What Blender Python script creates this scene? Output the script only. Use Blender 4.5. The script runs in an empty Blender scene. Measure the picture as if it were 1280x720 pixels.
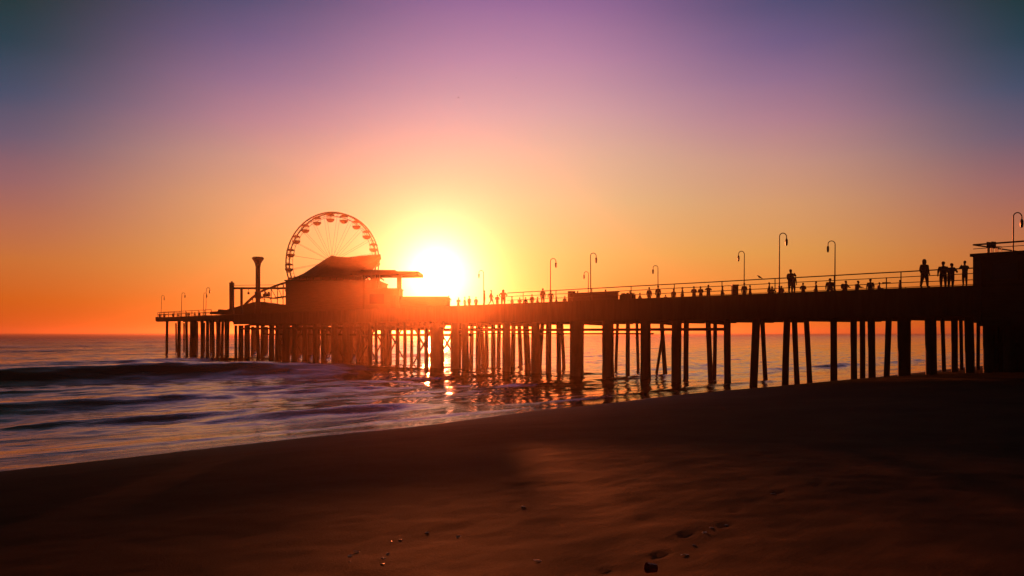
import bpy, bmesh, math, random
import numpy as np
from mathutils import Vector, Matrix, Quaternion

random.seed(11)
rng = np.random.default_rng(5)
S = bpy.context.scene
C = S.collection
R = math.radians
F = 1108.0            # focal length in units of the 1280 px wide photograph
EYE = 4.0             # camera height above the sea
DECK = 6.9            # deck height above the sea

# ------------------------------------------------------------------ helpers
def lin(r, g, b):
    f = lambda c: (c / 255 / 12.92) if c / 255 <= 0.04045 else ((c / 255 + 0.055) / 1.055) ** 2.4
    return (f(r), f(g), f(b), 1)

class MB:
    """collects shapes for one mesh object"""
    def __init__(self): self.v = []; self.f = []
    def add(self, vs, fs):
        o = len(self.v); self.v += [tuple(p) for p in vs]; self.f += [tuple(i + o for i in q) for q in fs]
    def box(self, x0, x1, y0, y1, z0, z1, M=None):
        vs = [Vector((x, y, z)) for z in (z0, z1) for y in (y0, y1) for x in (x0, x1)]
        if M: vs = [M @ p for p in vs]
        self.add(vs, [(0,2,3,1),(4,5,7,6),(0,1,5,4),(1,3,7,5),(3,2,6,7),(2,0,4,6)]); return self
    def tube(self, a, b, r0, r1=None, n=8, cap=True):
        a = Vector(a); b = Vector(b); r1 = r0 if r1 is None else r1
        d = (b - a).normalized()
        u = d.orthogonal().normalized(); w = d.cross(u)
        vs = []
        for p, r in ((a, r0), (b, r1)):
            for k in range(n):
                t = 2 * math.pi * k / n
                vs.append(p + u * (r * math.cos(t)) + w * (r * math.sin(t)))
        fs = [(k, (k + 1) % n, n + (k + 1) % n, n + k) for k in range(n)]
        if cap: fs += [tuple(range(n))[::-1], tuple(range(n, 2 * n))]
        self.add(vs, fs); return self
    def path(self, pts, r, n=6):
        pts = [Vector(p) for p in pts]; rs = r if isinstance(r, (list, tuple)) else [r] * len(pts)
        vs = []; fs = []; u = None
        for i, p in enumerate(pts):
            d = (pts[min(i + 1, len(pts) - 1)] - pts[max(i - 1, 0)]).normalized()
            u = d.orthogonal().normalized() if u is None else (u - d * u.dot(d)).normalized()
            w = d.cross(u)
            for k in range(n):
                t = 2 * math.pi * k / n
                vs.append(p + u * (rs[i] * math.cos(t)) + w * (rs[i] * math.sin(t)))
        for i in range(len(pts) - 1):
            for k in range(n):
                fs.append((i*n + k, i*n + (k+1) % n, (i+1)*n + (k+1) % n, (i+1)*n + k))
        fs += [tuple(range(n))[::-1], tuple(range((len(pts)-1)*n, len(pts)*n))]
        self.add(vs, fs); return self
    def lathe(self, prof, c=(0,0,0), n=14):
        vs = []; fs = []
        for r, z in prof:
            for k in range(n):
                t = 2 * math.pi * k / n
                vs.append((c[0] + r * math.cos(t), c[1] + r * math.sin(t), c[2] + z))
        for i in range(len(prof) - 1):
            for k in range(n):
                fs.append((i*n + k, i*n + (k+1) % n, (i+1)*n + (k+1) % n, (i+1)*n + k))
        fs += [tuple(range(n))[::-1], tuple(range((len(prof)-1)*n, len(prof)*n))]
        self.add(vs, fs); return self
    def prism(self, poly, y0, y1):
        """poly in x,z; extruded along y"""
        n = len(poly)
        vs = [(x, y0, z) for x, z in poly] + [(x, y1, z) for x, z in poly]
        fs = [tuple(range(n)), tuple(range(n, 2*n))[::-1]] + [(k, n + k, n + (k+1) % n, (k+1) % n) for k in range(n)]
        self.add(vs, fs); return self
    def build(self, name, mat, parent=None, bevel=0, smooth=False):
        me = bpy.data.meshes.new(name); me.from_pydata(self.v, [], self.f); me.update()
        bm = bmesh.new(); bm.from_mesh(me); bmesh.ops.recalc_face_normals(bm, faces=bm.faces)
        if bevel: bmesh.ops.bevel(bm, geom=list(bm.edges), offset=bevel, segments=1, affect='EDGES')
        bm.to_mesh(me); bm.free()
        if smooth: me.polygons.foreach_set('use_smooth', [True] * len(me.polygons))
        me.materials.append(mat)
        o = bpy.data.objects.new(name, me); C.objects.link(o)
        if parent:
            o.parent = parent
            o.matrix_parent_inverse = parent.matrix_basis.inverted()   # mesh written in world space
        return o
    def build_local(self, name, mat, parent=None, **k):
        o = self.build(name, mat, None, **k)
        if parent: o.parent = parent
        return o

def tag(o, label=None, cat=None, group=None, kind=None):
    if label: o['label'] = label
    if cat: o['category'] = cat
    if group: o['group'] = group
    if kind: o['kind'] = kind
    return o
def thing(name, loc, label, cat, group=None, rz=0):
    o = bpy.data.objects.new(name, None); C.objects.link(o)
    o.location = loc; o.rotation_euler = (0, 0, rz)
    o.empty_display_size = 0.2
    return tag(o, label, cat, group)
def copy_tree(o, parent=None):
    c = o.copy(); C.objects.link(c)
    if parent: c.parent = parent; c.matrix_parent_inverse = o.matrix_parent_inverse.copy()
    for ch in [x for x in o.children]: copy_tree(ch, c)
    return c

# ------------------------------------------------------------------ materials
def new_mat(name):
    m = bpy.data.materials.new(name); m.use_nodes = True
    nt = m.node_tree; return m, nt, nt.nodes['Principled BSDF']
def surf(name, col, col2, scale=(1,1,1), rough=.8, bump=.3, metal=0, detail=6, spec=.3):
    m, nt, p = new_mat(name)
    tc = nt.nodes.new('ShaderNodeTexCoord'); mp = nt.nodes.new('ShaderNodeMapping')
    mp.inputs['Scale'].default_value = scale
    nz = nt.nodes.new('ShaderNodeTexNoise'); nz.inputs['Scale'].default_value = 1; nz.inputs['Detail'].default_value = detail
    nz.inputs['Roughness'].default_value = .65
    rp = nt.nodes.new('ShaderNodeValToRGB')
    rp.color_ramp.elements[0].position = .35; rp.color_ramp.elements[1].position = .68
    rp.color_ramp.elements[0].color = (*col, 1); rp.color_ramp.elements[1].color = (*col2, 1)
    bp = nt.nodes.new('ShaderNodeBump'); bp.inputs['Strength'].default_value = bump; bp.inputs['Distance'].default_value = .02
    L = nt.links.new
    L(tc.outputs['Object'], mp.inputs[0]); L(mp.outputs[0], nz.inputs['Vector']); L(nz.outputs['Fac'], rp.inputs[0])
    L(rp.outputs[0], p.inputs['Base Color']); L(nz.outputs['Fac'], bp.inputs['Height']); L(bp.outputs[0], p.inputs['Normal'])
    p.inputs['Roughness'].default_value = rough; p.inputs['Metallic'].default_value = metal
    p.inputs['Specular IOR Level'].default_value = spec
    return m
M = {}
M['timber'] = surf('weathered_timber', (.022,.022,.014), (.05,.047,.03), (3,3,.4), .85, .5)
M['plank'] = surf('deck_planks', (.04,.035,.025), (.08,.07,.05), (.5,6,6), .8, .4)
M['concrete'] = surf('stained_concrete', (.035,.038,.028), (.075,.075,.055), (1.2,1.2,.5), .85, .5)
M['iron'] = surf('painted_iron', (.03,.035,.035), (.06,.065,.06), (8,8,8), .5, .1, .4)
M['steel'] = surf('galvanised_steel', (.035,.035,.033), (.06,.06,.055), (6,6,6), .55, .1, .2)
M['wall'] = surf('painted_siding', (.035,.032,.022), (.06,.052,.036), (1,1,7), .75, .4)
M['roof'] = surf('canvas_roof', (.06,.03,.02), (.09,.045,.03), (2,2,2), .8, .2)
M['rust'] = surf('ride_paint', (.06,.022,.014), (.09,.035,.02), (4,4,4), .6, .2)
M['glass'] = surf('dark_glass', (.02,.02,.025), (.03,.03,.035), (1,1,1), .12, 0, 0, 2, .5)
M['lampglass'] = surf('unlit_lamp_glass', (.25,.24,.2), (.32,.3,.26), (4,4,4), .4, .05)
M['skin'] = surf('skin', (.28,.17,.12), (.34,.21,.15), (9,9,9), .6, .05)
M['hair'] = surf('hair', (.02,.014,.01), (.05,.035,.02), (30,30,30), .6, .2)
M['shell'] = surf('shell', (.6,.5,.42), (.85,.78,.7), (40,40,40), .3, .3, 0, 5, .8)
M['pebble'] = surf('wet_pebble', (.06,.055,.05), (.14,.12,.1), (60,60,60), .2, .3, 0, 5, .7)
M['redplastic'] = surf('faded_red_plastic', (.55,.035,.02), (.7,.07,.04), (20,20,20), .35, .1)
M['feather'] = surf('grey_feathers', (.12,.12,.12), (.3,.3,.3), (20,20,20), .8, .2)
M['beak'] = surf('beak', (.4,.22,.04), (.5,.28,.05), (20,20,20), .5, 0)
CLOTH = {}
for n_, c_ in dict(black=(.02,.02,.022), navy=(.03,.04,.09), grey=(.12,.12,.12), olive=(.09,.09,.04), maroon=(.12,.03,.03),
                   denim=(.05,.08,.15), tan=(.25,.18,.11), white=(.5,.5,.47), teal=(.03,.13,.13), pink=(.4,.16,.18)).items():
    CLOTH[n_] = surf('cloth_' + n_, tuple(x * .8 for x in c_), tuple(min(1, x * 1.25) for x in c_), (7,7,7), .9, .3)

# ------------------------------------------------------------------ camera
cam = bpy.data.cameras.new('camera'); co = bpy.data.objects.new('camera', cam); C.objects.link(co)
cam.sensor_width = 36; cam.lens = 36 * F / 1280
cam.shift_y = 56 / 1280
cam.clip_start = .1; cam.clip_end = 30000
co.location = (0, 0, EYE); co.rotation_euler = (R(90), 0, 0)
S.camera = co

# ------------------------------------------------------------------ sun + sky
SUN_AZ = math.atan2(546 - 640, F)            # from +Y towards +X
SUN_EL = math.atan2(416 - 344, math.hypot(F, 94))
sd = Vector((math.sin(SUN_AZ) * math.cos(SUN_EL), math.cos(SUN_AZ) * math.cos(SUN_EL), math.sin(SUN_EL)))
sl = bpy.data.lights.new('sun', 'SUN'); so = bpy.data.objects.new('sun', sl); C.objects.link(so)
sl.energy = 5.0; sl.angle = R(.6); sl.color = (1, .18, .045)
so.rotation_euler = (-sd).to_track_quat('-Z', 'Y').to_euler(); so.location = (0, 0, 60)

W = bpy.data.worlds.new('World'); S.world = W; W.use_nodes = True
nt = W.node_tree; N = nt.nodes.new; L = nt.links.new
bg = nt.nodes['Background']
tc = N('ShaderNodeTexCoord'); nv = N('ShaderNodeVectorMath'); nv.operation = 'NORMALIZE'; L(tc.outputs['Generated'], nv.inputs[0])
def val(op, a, b=None, c=None, clamp=False):
    m = N('ShaderNodeMath'); m.operation = op; m.use_clamp = clamp
    for i, x in enumerate((a, b, c)):
        if x is None: continue
        if isinstance(x, (int, float)): m.inputs[i].default_value = x
        else: L(x, m.inputs[i])
    return m.outputs[0]
def vdot(v, d):
    m = N('ShaderNodeVectorMath'); m.operation = 'DOT_PRODUCT'; L(v, m.inputs[0]); m.inputs[1].default_value = d; return m.outputs['Value']
def mixc(f, a, b, mode='MIX'):
    m = N('ShaderNodeMix'); m.data_type = 'RGBA'; m.blend_type = mode; m.clamp_factor = False
    for i, x in ((0, f), (6, a), (7, b)):
        if isinstance(x, (int, float)): m.inputs[i].default_value = x
        elif isinstance(x, tuple): m.inputs[i].default_value = x
        else: L(x, m.inputs[i])
    return m.outputs[2]
sep = N('ShaderNodeSeparateXYZ'); L(nv.outputs[0], sep.inputs[0])
elev = val('MULTIPLY', val('ARCSINE', sep.outputs[2]), 180 / math.pi)                 # degrees
# a faint unevenness of the air, so that the bands of colour are not ruler straight
nz = N('ShaderNodeTexNoise'); nz.inputs['Scale'].default_value = 2.2; nz.inputs['Detail'].default_value = 3
mpn = N('ShaderNodeMapping'); mpn.inputs['Scale'].default_value = (1, 1, 5); L(nv.outputs[0], mpn.inputs[0]); L(mpn.outputs[0], nz.inputs['Vector'])
elev = val('ADD', elev, val('MULTIPLY', val('SUBTRACT', nz.outputs['Fac'], .5), 1.6))
sang = val('MULTIPLY', val('ARCCOSINE', vdot(nv.outputs[0], tuple(sd))), 180 / math.pi)
hl = val('SQRT', val('ADD', val('MULTIPLY', sep.outputs[0], sep.outputs[0]), val('ADD', val('MULTIPLY', sep.outputs[1], sep.outputs[1]), 1e-6)))
hd = Vector((math.sin(R(.5)), math.cos(R(.5)), 0))     # warm dome centred near the view axis; sky colours imitate a corner vignette
azd = val('MULTIPLY', val('ARCCOSINE', val('MINIMUM', val('DIVIDE', vdot(nv.outputs[0], tuple(hd)), hl), .99999)), 180 / math.pi)
def ramp(stops, fac):
    r = N('ShaderNodeValToRGB'); cr = r.color_ramp; cr.interpolation = 'EASE' if False else 'LINEAR'
    while len(cr.elements) < len(stops): cr.elements.new(.5)
    for e, (p, c) in zip(cr.elements, stops): e.position = max(0, min(1, p))
    for e, (p, c) in zip(cr.elements, stops): e.color = lin(*c)
    L(fac, r.inputs[0]); return r.outputs[0]
ef = val('DIVIDE', elev, 40, clamp=True)
SUNR = [(0,(228,122,30)),(2,(234,138,46)),(5,(212,170,88)),(8.5,(204,180,130)),(11.5,(208,172,150)),(14,(200,156,162)),(17,(178,130,162)),(20,(146,104,152)),(23,(98,78,130)),(30,(44,42,60)),(40,(20,26,32))]
MIDR = [(0,(222,112,24)),(2,(226,126,40)),(5,(216,152,76)),(8,(208,154,108)),(10.6,(194,146,130)),(13,(172,126,142)),(15.3,(140,108,142)),(17.5,(106,90,132)),(19.7,(76,76,116)),(30,(34,40,54)),(40,(16,26,30))]
SIDR = [(0,(204,80,12)),(2,(204,96,22)),(4,(196,112,54)),(6.3,(174,106,82)),(8.5,(144,98,104)),(11,(100,88,112)),(13.5,(58,76,104)),(16,(20,60,76)),(18.5,(10,50,52)),(30,(8,34,34)),(40,(8,24,24))]
BACK = [(0,(20,22,22)),(6,(18,24,24)),(15,(14,26,24)),(40,(10,24,24))]
cs = ramp([(e / 40, c) for e, c in SUNR], ef)
cd = ramp([(e / 40, c) for e, c in SIDR], ef)
cm = ramp([(e / 40, c) for e, c in MIDR], ef)
cb = ramp([(e / 40, c) for e, c in BACK], ef)
def smooth(x, a, b):
    m = N('ShaderNodeMapRange'); m.interpolation_type = 'SMOOTHSTEP'; L(x, m.inputs[0]); m.inputs[1].default_value = a; m.inputs[2].default_value = b
    return m.outputs[0]
base = mixc(smooth(azd, 1, 18), cs, cm)
base = mixc(smooth(azd, 15, 31), base, cd)
base = mixc(smooth(azd, 34, 90), base, cb)
def halo(width, power, col):
    f = val('EXPONENT', val('MULTIPLY', val('POWER', val('DIVIDE', sang, width), power), -1))
    return mixc(f, (0,0,0,1), col)
h1 = halo(1.4, 1.2, (3.6, 2.9, 2.0, 1))
h2 = halo(2.9, 1.2, (.26, .34, .34, 1))
h3 = halo(9., 1.6, (.10, .14, .10, 1))
tot = mixc(1.0, mixc(1.0, mixc(1.0, base, h1, 'ADD'), h2, 'ADD'), h3, 'ADD')
sky = N('ShaderNodeTexSky'); sky.sky_type = 'NISHITA'; sky.sun_disc = False
sky.sun_elevation = SUN_EL; sky.sun_rotation = SUN_AZ; sky.air_density = 1.5; sky.dust_density = 3
skc = N('ShaderNodeVectorMath'); skc.operation = 'SCALE'; L(sky.outputs[0], skc.inputs[0]); skc.inputs['Scale'].default_value = .002
tot = mixc(1.0, tot, skc.outputs[0], 'ADD')
sc10 = N('ShaderNodeVectorMath'); sc10.operation = 'SCALE'; L(tot, sc10.inputs[0]); sc10.inputs['Scale'].default_value = 10
L(sc10.outputs[0], bg.inputs[0]); bg.inputs[1].default_value = .1

S.view_settings.view_transform = 'Standard'; S.view_settings.look = 'None'; S.view_settings.exposure = 0; S.view_settings.gamma = 1

# ------------------------------------------------------------------ plan of the place
AX, AY = 28.3, 54.5
E_ = Vector((-.643, .766, 0)); NN = Vector((.766, .643, 0))    # along the pier towards its end / across it, away from the beach side
CC = NN.x * AX + NN.y * AY
def on_pier(px, w):
    tx = (px - 640) / F; D = (CC + w) / (tx * NN.x + NN.y); return Vector((tx * D, D, 0))
def at(px, D, z=0): return Vector(((px - 640) / F * D, D, z))
def zof(py, D): return EYE + (416 - py) / F * D
def sw(p): return ((p.x - AX) * E_.x + (p.y - AY) * E_.y, (p.x - AX) * NN.x + (p.y - AY) * NN.y)
def pw(s, w, z=0): return Vector((AX + s * E_.x + w * NN.x, AY + s * E_.y + w * NN.y, z))
PM = Matrix(((E_.x, NN.x, 0, AX), (E_.y, NN.y, 0, AY), (0, 0, 1, 0), (0, 0, 0, 1)))   # pier space: x along, y across

# beach and sea share shore coordinates: u along the shore, v out to sea (v<0 is up the beach)
SH0 = Vector((0, 41.8, 0)); UA = Vector((.66, .751, 0)); VS = Vector((-.751, .66, 0))
def uv_to_xy(u, v): return SH0.x + u * UA.x + v * VS.x, SH0.y + u * UA.y + v * VS.y

def vnoise(x, y, seed=0):
    """smooth value noise"""
    r = np.random.default_rng(seed).random((64, 64))
    xi = np.floor(x).astype(int); yi = np.floor(y).astype(int); fx = x - xi; fy = y - yi
    fx = fx * fx * (3 - 2 * fx); fy = fy * fy * (3 - 2 * fy)
    g = lambda a, b: r[a % 64, b % 64]
    return (g(xi, yi) * (1-fx) + g(xi+1, yi) * fx) * (1-fy) + (g(xi, yi+1) * (1-fx) + g(xi+1, yi+1) * fx) * fy - .5

def grid_obj(name, us, vs, hfun, mat):
    U, V = np.meshgrid(us, vs)
    X = SH0.x + U * UA.x + V * VS.x; Y = SH0.y + U * UA.y + V * VS.y; Z = hfun(U, V)
    co_ = np.stack([X, Y, Z], -1).reshape(-1, 3).astype(np.float32)
    nu, nv_ = len(us), len(vs)
    i = np.arange(nu - 1); j = np.arange(nv_ - 1); I, J = np.meshgrid(i, j)
    a = (J * nu + I).ravel(); q = np.stack([a, a + 1, a + nu + 1, a + nu], -1).astype(np.int32)
    me = bpy.data.meshes.new(name); me.vertices.add(len(co_)); me.vertices.foreach_set('co', co_.ravel())
    me.loops.add(q.size); me.loops.foreach_set('vertex_index', q.ravel())
    me.polygons.add(len(q)); me.polygons.foreach_set('loop_start', np.arange(0, q.size, 4, dtype=np.int32))
    me.update(calc_edges=True)
    me.polygons.foreach_set('use_smooth', np.ones(len(q), bool))
    uvl = me.uv_layers.new(name='shore'); uvv = np.stack([U, V], -1).reshape(-1, 2)[q.ravel()].astype(np.float32)
    uvl.data.foreach_set('uv', uvv.ravel())
    me.materials.append(mat); o = bpy.data.objects.new(name, me); C.objects.link(o)
    return o
def spaced(a, b, step, grow, limit):
    out = [a]; s = step
    while out[-1] < limit:
        if out[-1] > b: s *= grow
        out.append(out[-1] + s)
    return np.array(out)

def shore_wobble(u): return .9 * np.sin(u * .045 + 1) + .45 * np.sin(u * .13) + .18 * np.sin(u * .41 + 2)
FOOT = []
def trail(pts, step=.62, wob=.10):
    rf_ = random.Random(len(pts) * 7 + int(pts[0][0]))
    P_ = []
    for px, py in pts:
        D = (EYE - 1.85) * F / (py - 416); d = Vector(((px - 640) / F * D, D, 0)) - SH0
        P_.append(Vector((d.dot(UA), d.dot(VS), 0)))
    k = 0
    for a, b in zip(P_[:-1], P_[1:]):
        n_ = max(1, int((b - a).length / step)); dr = (b - a).normalized(); nn_ = Vector((-dr.y, dr.x, 0))
        for i in range(n_):
            q = a.lerp(b, i / n_) + nn_ * ((wob if k % 2 else -wob) + rf_.uniform(-.04, .04)) + dr * rf_.uniform(-.06, .06)
            FOOT.append((q.x, q.y, math.atan2(dr.y, dr.x) + rf_.uniform(-.2, .2))); k += 1
trail([(700, 760), (820, 705), (870, 682), (930, 650), (1060, 600), (1160, 575)])
0 and trail([(330, 720), (470, 680), (560, 668), (700, 645), (900, 610)])
0 and trail([(1280, 690), (1130, 660), (1010, 650), (860, 640), (560, 625)], .66)
0 and trail([(300, 660), (500, 640), (640, 612), (900, 560)], .6)
def sand_h(U, V):
    d = -(V - shore_wobble(U) * np.clip(1 - np.abs(V) / 14, 0, 1))
    up = 2.35 * (1 - np.exp(-np.maximum(d, 0) / 12.5))
    dn = np.maximum(.10 * np.minimum(d, 0), -2.2)
    z = up + dn
    dry = np.clip((d - 1.5) / 9, 0, 1)
    z += dry * (.07 * vnoise(U * .22, V * .22, 1) + .03 * vnoise(U * .8, V * .9, 2) + .015 * vnoise(U * 2.4, V * 2.7, 3)) 
    z += np.clip((d - .6) / 4, 0, 1) * (.012 * vnoise(U * 5, V * 7, 4) + .02 * vnoise(U * .7, V * 2.2, 6))
    for fu, fv, fa in FOOT:
        m_ = (np.abs(U - fu) < .5) & (np.abs(V - fv) < .5)
        if not m_.any(): continue
        du, dv = U[m_] - fu, V[m_] - fv
        a_ = du * math.cos(fa) + dv * math.sin(fa); b_ = -du * math.sin(fa) + dv * math.cos(fa)
        q = (a_ / .15) ** 2 + (b_ / .065) ** 2
        z[m_] += -.016 * np.exp(-q ** 2) + .007 * np.exp(-((np.sqrt(q) - 1.45) / .35) ** 2)
    return z
# ---- sand
m, nt2, p = new_mat('beach_sand'); M['sand'] = m
N2 = nt2.nodes.new; L2 = nt2.links.new
t = N2('ShaderNodeTexCoord'); uvn = N2('ShaderNodeUVMap'); uvn.uv_map = 'shore'
sx = N2('ShaderNodeSeparateXYZ'); L2(uvn.outputs[0], sx.inputs[0])
n1 = N2('ShaderNodeTexNoise'); n1.inputs['Scale'].default_value = .35; n1.inputs['Detail'].default_value = 8; L2(t.outputs['Object'], n1.inputs['Vector'])
n2 = N2('ShaderNodeTexNoise'); n2.inputs['Scale'].default_value = 38; n2.inputs['Detail'].default_value = 6; n2.inputs['Roughness'].default_value = .7; L2(t.outputs['Object'], n2.inputs['Vector'])
mpw = N2('ShaderNodeMapping'); mpw.inputs['Scale'].default_value = (.12, 2.0, 1); L2(uvn.outputs[0], mpw.inputs[0])
n3 = N2('ShaderNodeTexNoise'); n3.inputs['Scale'].default_value = 1; n3.inputs['Detail'].default_value = 6; L2(mpw.outputs[0], n3.inputs['Vector'])
r1 = N2('ShaderNodeValToRGB'); r1.color_ramp.elements[0].color = (.045,.026,.013,1); r1.color_ramp.elements[1].color = (.09,.055,.03,1)
r1.color_ramp.elements[0].position = .3; r1.color_ramp.elements[1].position = .7
mx = N2('ShaderNodeMath'); mx.operation = 'MULTIPLY_ADD'; L2(n2.outputs['Fac'], mx.inputs[0]); mx.inputs[1].default_value = .45; 
mh = N2('ShaderNodeMath'); mh.operation = 'MULTIPLY'; L2(n1.outputs['Fac'], mh.inputs[0]); mh.inputs[1].default_value = .55; L2(mh.outputs[0], mx.inputs[2]); L2(mx.outputs[0], r1.inputs[0])
# wet: the strip the swash has just left
wv = N2('ShaderNodeMath'); wv.operation = 'MULTIPLY_ADD'; L2(n3.outputs['Fac'], wv.inputs[0]); wv.inputs[1].default_value = 7; L2(sx.outputs[1], wv.inputs[2])
wet = N2('ShaderNodeMapRange'); wet.interpolation_type = 'SMOOTHSTEP'; L2(wv.outputs[0], wet.inputs[0]); wet.inputs[1].default_value = -12; wet.inputs[2].default_value = .5
dk = N2('ShaderNodeMix'); dk.data_type = 'RGBA'; dk.blend_type = 'MULTIPLY'; L2(wet.outputs[0], dk.inputs[0]); L2(r1.outputs[0], dk.inputs[6]); dk.inputs[7].default_value = (.45,.42,.4,1)
L2(dk.outputs[2], p.inputs['Base Color'])
ro = N2('ShaderNodeMapRange'); L2(wet.outputs[0], ro.inputs[0]); ro.inputs[3].default_value = .75; ro.inputs[4].default_value = .5
L2(ro.outputs[0], p.inputs['Roughness']); wv2 = N2('ShaderNodeMath'); wv2.operation = 'MULTIPLY_ADD'; L2(n3.outputs['Fac'], wv2.inputs[0]); wv2.inputs[1].default_value = 2.6; L2(sx.outputs[1], wv2.inputs[2])
film = N2('ShaderNodeMapRange'); film.interpolation_type = 'SMOOTHSTEP'; L2(wv2.outputs[0], film.inputs[0]); film.inputs[1].default_value = -1.0; film.inputs[2].default_value = .8
sp = N2('ShaderNodeMath'); sp.operation = 'MULTIPLY'; L2(film.outputs[0], sp.inputs[0]); sp.inputs[1].default_value = .4; sp.operation = 'MULTIPLY_ADD'; sp.inputs[2].default_value = .009; L2(sp.outputs[0], p.inputs['Specular IOR Level'])
rf = N2('ShaderNodeMath'); rf.operation = 'MULTIPLY_ADD'; L2(film.outputs[0], rf.inputs[0]); rf.inputs[1].default_value = -.3; L2(ro.outputs[0], rf.inputs[2]); L2(rf.outputs[0], p.inputs['Roughness'])
b1 = N2('ShaderNodeBump'); b1.inputs['Strength'].default_value = .5; b1.inputs['Distance'].default_value = .02; L2(n2.outputs['Fac'], b1.inputs['Height'])
b2 = N2('ShaderNodeBump'); b2.inputs['Strength'].default_value = .35; b2.inputs['Distance'].default_value = .05; L2(n3.outputs['Fac'], b2.inputs['Height']); L2(b1.outputs[0], b2.inputs['Normal'])
L2(b2.outputs[0], p.inputs['Normal'])
us = np.concatenate([[-400, -250, -150, -100, -75], np.arange(-62, -34, .4), np.arange(-34, -12, .09), np.arange(-12, 90, .45), np.arange(92, 200, 4), [240, 300, 500, 900]])
vs = np.concatenate([[-260, -160, -100, -70, -55, -46], np.arange(-40, -26, .3), np.arange(-26, -10, .09), np.arange(-10, 3, .2), np.arange(3, 30, 1.5), [40, 80, 200, 500, 1500, 6000]])
sand = grid_obj('sand_beach', us, vs, sand_h, M['sand']); tag(sand, kind='structure')

# ---- sea
SW = [ # v0, amp, front width, back width, u centre, u half length
 (47.5, 1.5, 3.0, 7, -2, 32), (20.5, .44, 1.4, 3.0, -12, 28), (12.0, .22, 1.0, 2.2, -14, 12), (8.2, .24, .9, 2.0, -4, 6), (13, .34, 1.2, 2.5, 84, 38),
 (30, .26, 1.5, 4, 14, 30), (37, .22, 1.6, 4, -16, 16), (88, .45, 3, 9, 30, 70), (125, .5, 4, 10, -10, 80), (170, .6, 5, 14, 60, 120), (235, .6, 6, 16, 0, 160), (310, .6, 7, 18, 90, 200),
 (5.0, .13, .7, 1.6, 24, 22), (16.5, .16, 1.0, 2.4, 40, 20), (3.2, .10, .5, 1.2, -8, 14), (24, .2, 1.2, 3, 60, 30)]
rw = np.random.default_rng(3)
CH = []
for k in range(26):
    lam = 1.1 * 1.13 ** k; th = rw.normal(0, .55); CH.append((lam, th, rw.random() * 6.28, (.0075 if lam < 2.6 else .0036) * lam ** .72))
def sea_h(U, V):
    z = np.zeros_like(U)
    for v0, a, wf, wb, u0, ul in SW:
        vv = V - v0 - 1.6 * np.sin(U * .035 + v0) * min(1, v0 / 30) - .5 * np.sin(U * .21 + v0 * 2) * min(1, v0 / 20)
        w = np.where(vv < 0, wf, wb); am = a * np.exp(-np.abs((U - u0) / ul) ** 3) * (1 + .5 * vnoise(U * .12, np.full_like(U, v0), 7))
        z += am * np.exp(-(vv / w) ** 2)
    calm = np.clip(V / 12, .12, 1)
    for lam, th, ph, a in CH:
        k = 2 * math.pi / lam
        fade = np.clip((260 * lam ** .7 - V) / (120 * lam ** .7), 0, 1)
        z += a * calm * fade * np.sin(k * (U * math.sin(th) + V * math.cos(th)) + ph + 1.5 * vnoise(U * .07, V * .09, 9))
    z -= .02
    # the thin swash lies on the sand
    return np.where(V < 2.5, np.maximum(z * np.clip((V + 3) / 5.5, 0, 1), -.02), z)
m, nt2, p = new_mat('sea_water'); M['sea'] = m
N2 = nt2.nodes.new; L2 = nt2.links.new
uvn = N2('ShaderNodeUVMap'); uvn.uv_map = 'shore'; sx = N2('ShaderNodeSeparateXYZ'); L2(uvn.outputs[0], sx.inputs[0])
def noise2(sc, detail=6, rough=.6, dist=0):
    mp = N2('ShaderNodeMapping'); mp.inputs['Scale'].default_value = sc; L2(uvn.outputs[0], mp.inputs[0])
    n = N2('ShaderNodeTexNoise'); n.inputs['Scale'].default_value = 1; n.inputs['Detail'].default_value = detail; n.inputs['Roughness'].default_value = rough
    n.inputs['Distortion'].default_value = dist; L2(mp.outputs[0], n.inputs['Vector']); return n.outputs['Fac']
fn = noise2((.10, .50, 1), 8, .66, .6); ff = noise2((1.1, 2.6, 1), 5, .7)
fa = N2('ShaderNodeMath'); fa.operation = 'MULTIPLY_ADD'; L2(ff, fa.inputs[0]); fa.inputs[1].default_value = .35; L2(fn, fa.inputs[2])
lim = N2('ShaderNodeMapRange'); L2(sx.outputs[1], lim.inputs[0]); lim.inputs[1].default_value = 0; lim.inputs[2].default_value = 48; lim.inputs[3].default_value = .66; lim.inputs[4].default_value = .86
sb = N2('ShaderNodeMath'); sb.operation = 'SUBTRACT'; L2(fa.outputs[0], sb.inputs[0]); L2(lim.outputs[0], sb.inputs[1])
foam = N2('ShaderNodeMapRange'); foam.interpolation_type = 'SMOOTHSTEP'; L2(sb.outputs[0], foam.inputs[0]); foam.inputs[1].default_value = -.02; foam.inputs[2].default_value = .12; foam.inputs[4].default_value = .38
mc = N2('ShaderNodeMix'); mc.data_type = 'RGBA'; L2(foam.outputs[0], mc.inputs[0]); mc.inputs[6].default_value = (.012,.03,.02,1); mc.inputs[7].default_value = (.56,.36,.27,1)
fe = noise2((.5, .9, 1), 5, .6)
fv = N2('ShaderNodeMath'); fv.operation = 'MULTIPLY_ADD'; L2(fe, fv.inputs[0]); fv.inputs[1].default_value = -2.4; L2(sx.outputs[1], fv.inputs[2])
fz = N2('ShaderNodeMapRange'); fz.interpolation_type = 'SMOOTHSTEP'; L2(fv.outputs[0], fz.inputs[0]); fz.inputs[1].default_value = -.5; fz.inputs[2].default_value = -1.6; fz.inputs[3].default_value = 0; fz.inputs[4].default_value = .8
fm = N2('ShaderNodeMath'); fm.operation = 'MAXIMUM'; L2(foam.outputs[0], fm.inputs[0]); L2(fz.outputs[0], fm.inputs[1]); L2(fm.outputs[0], mc.inputs[0])
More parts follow.
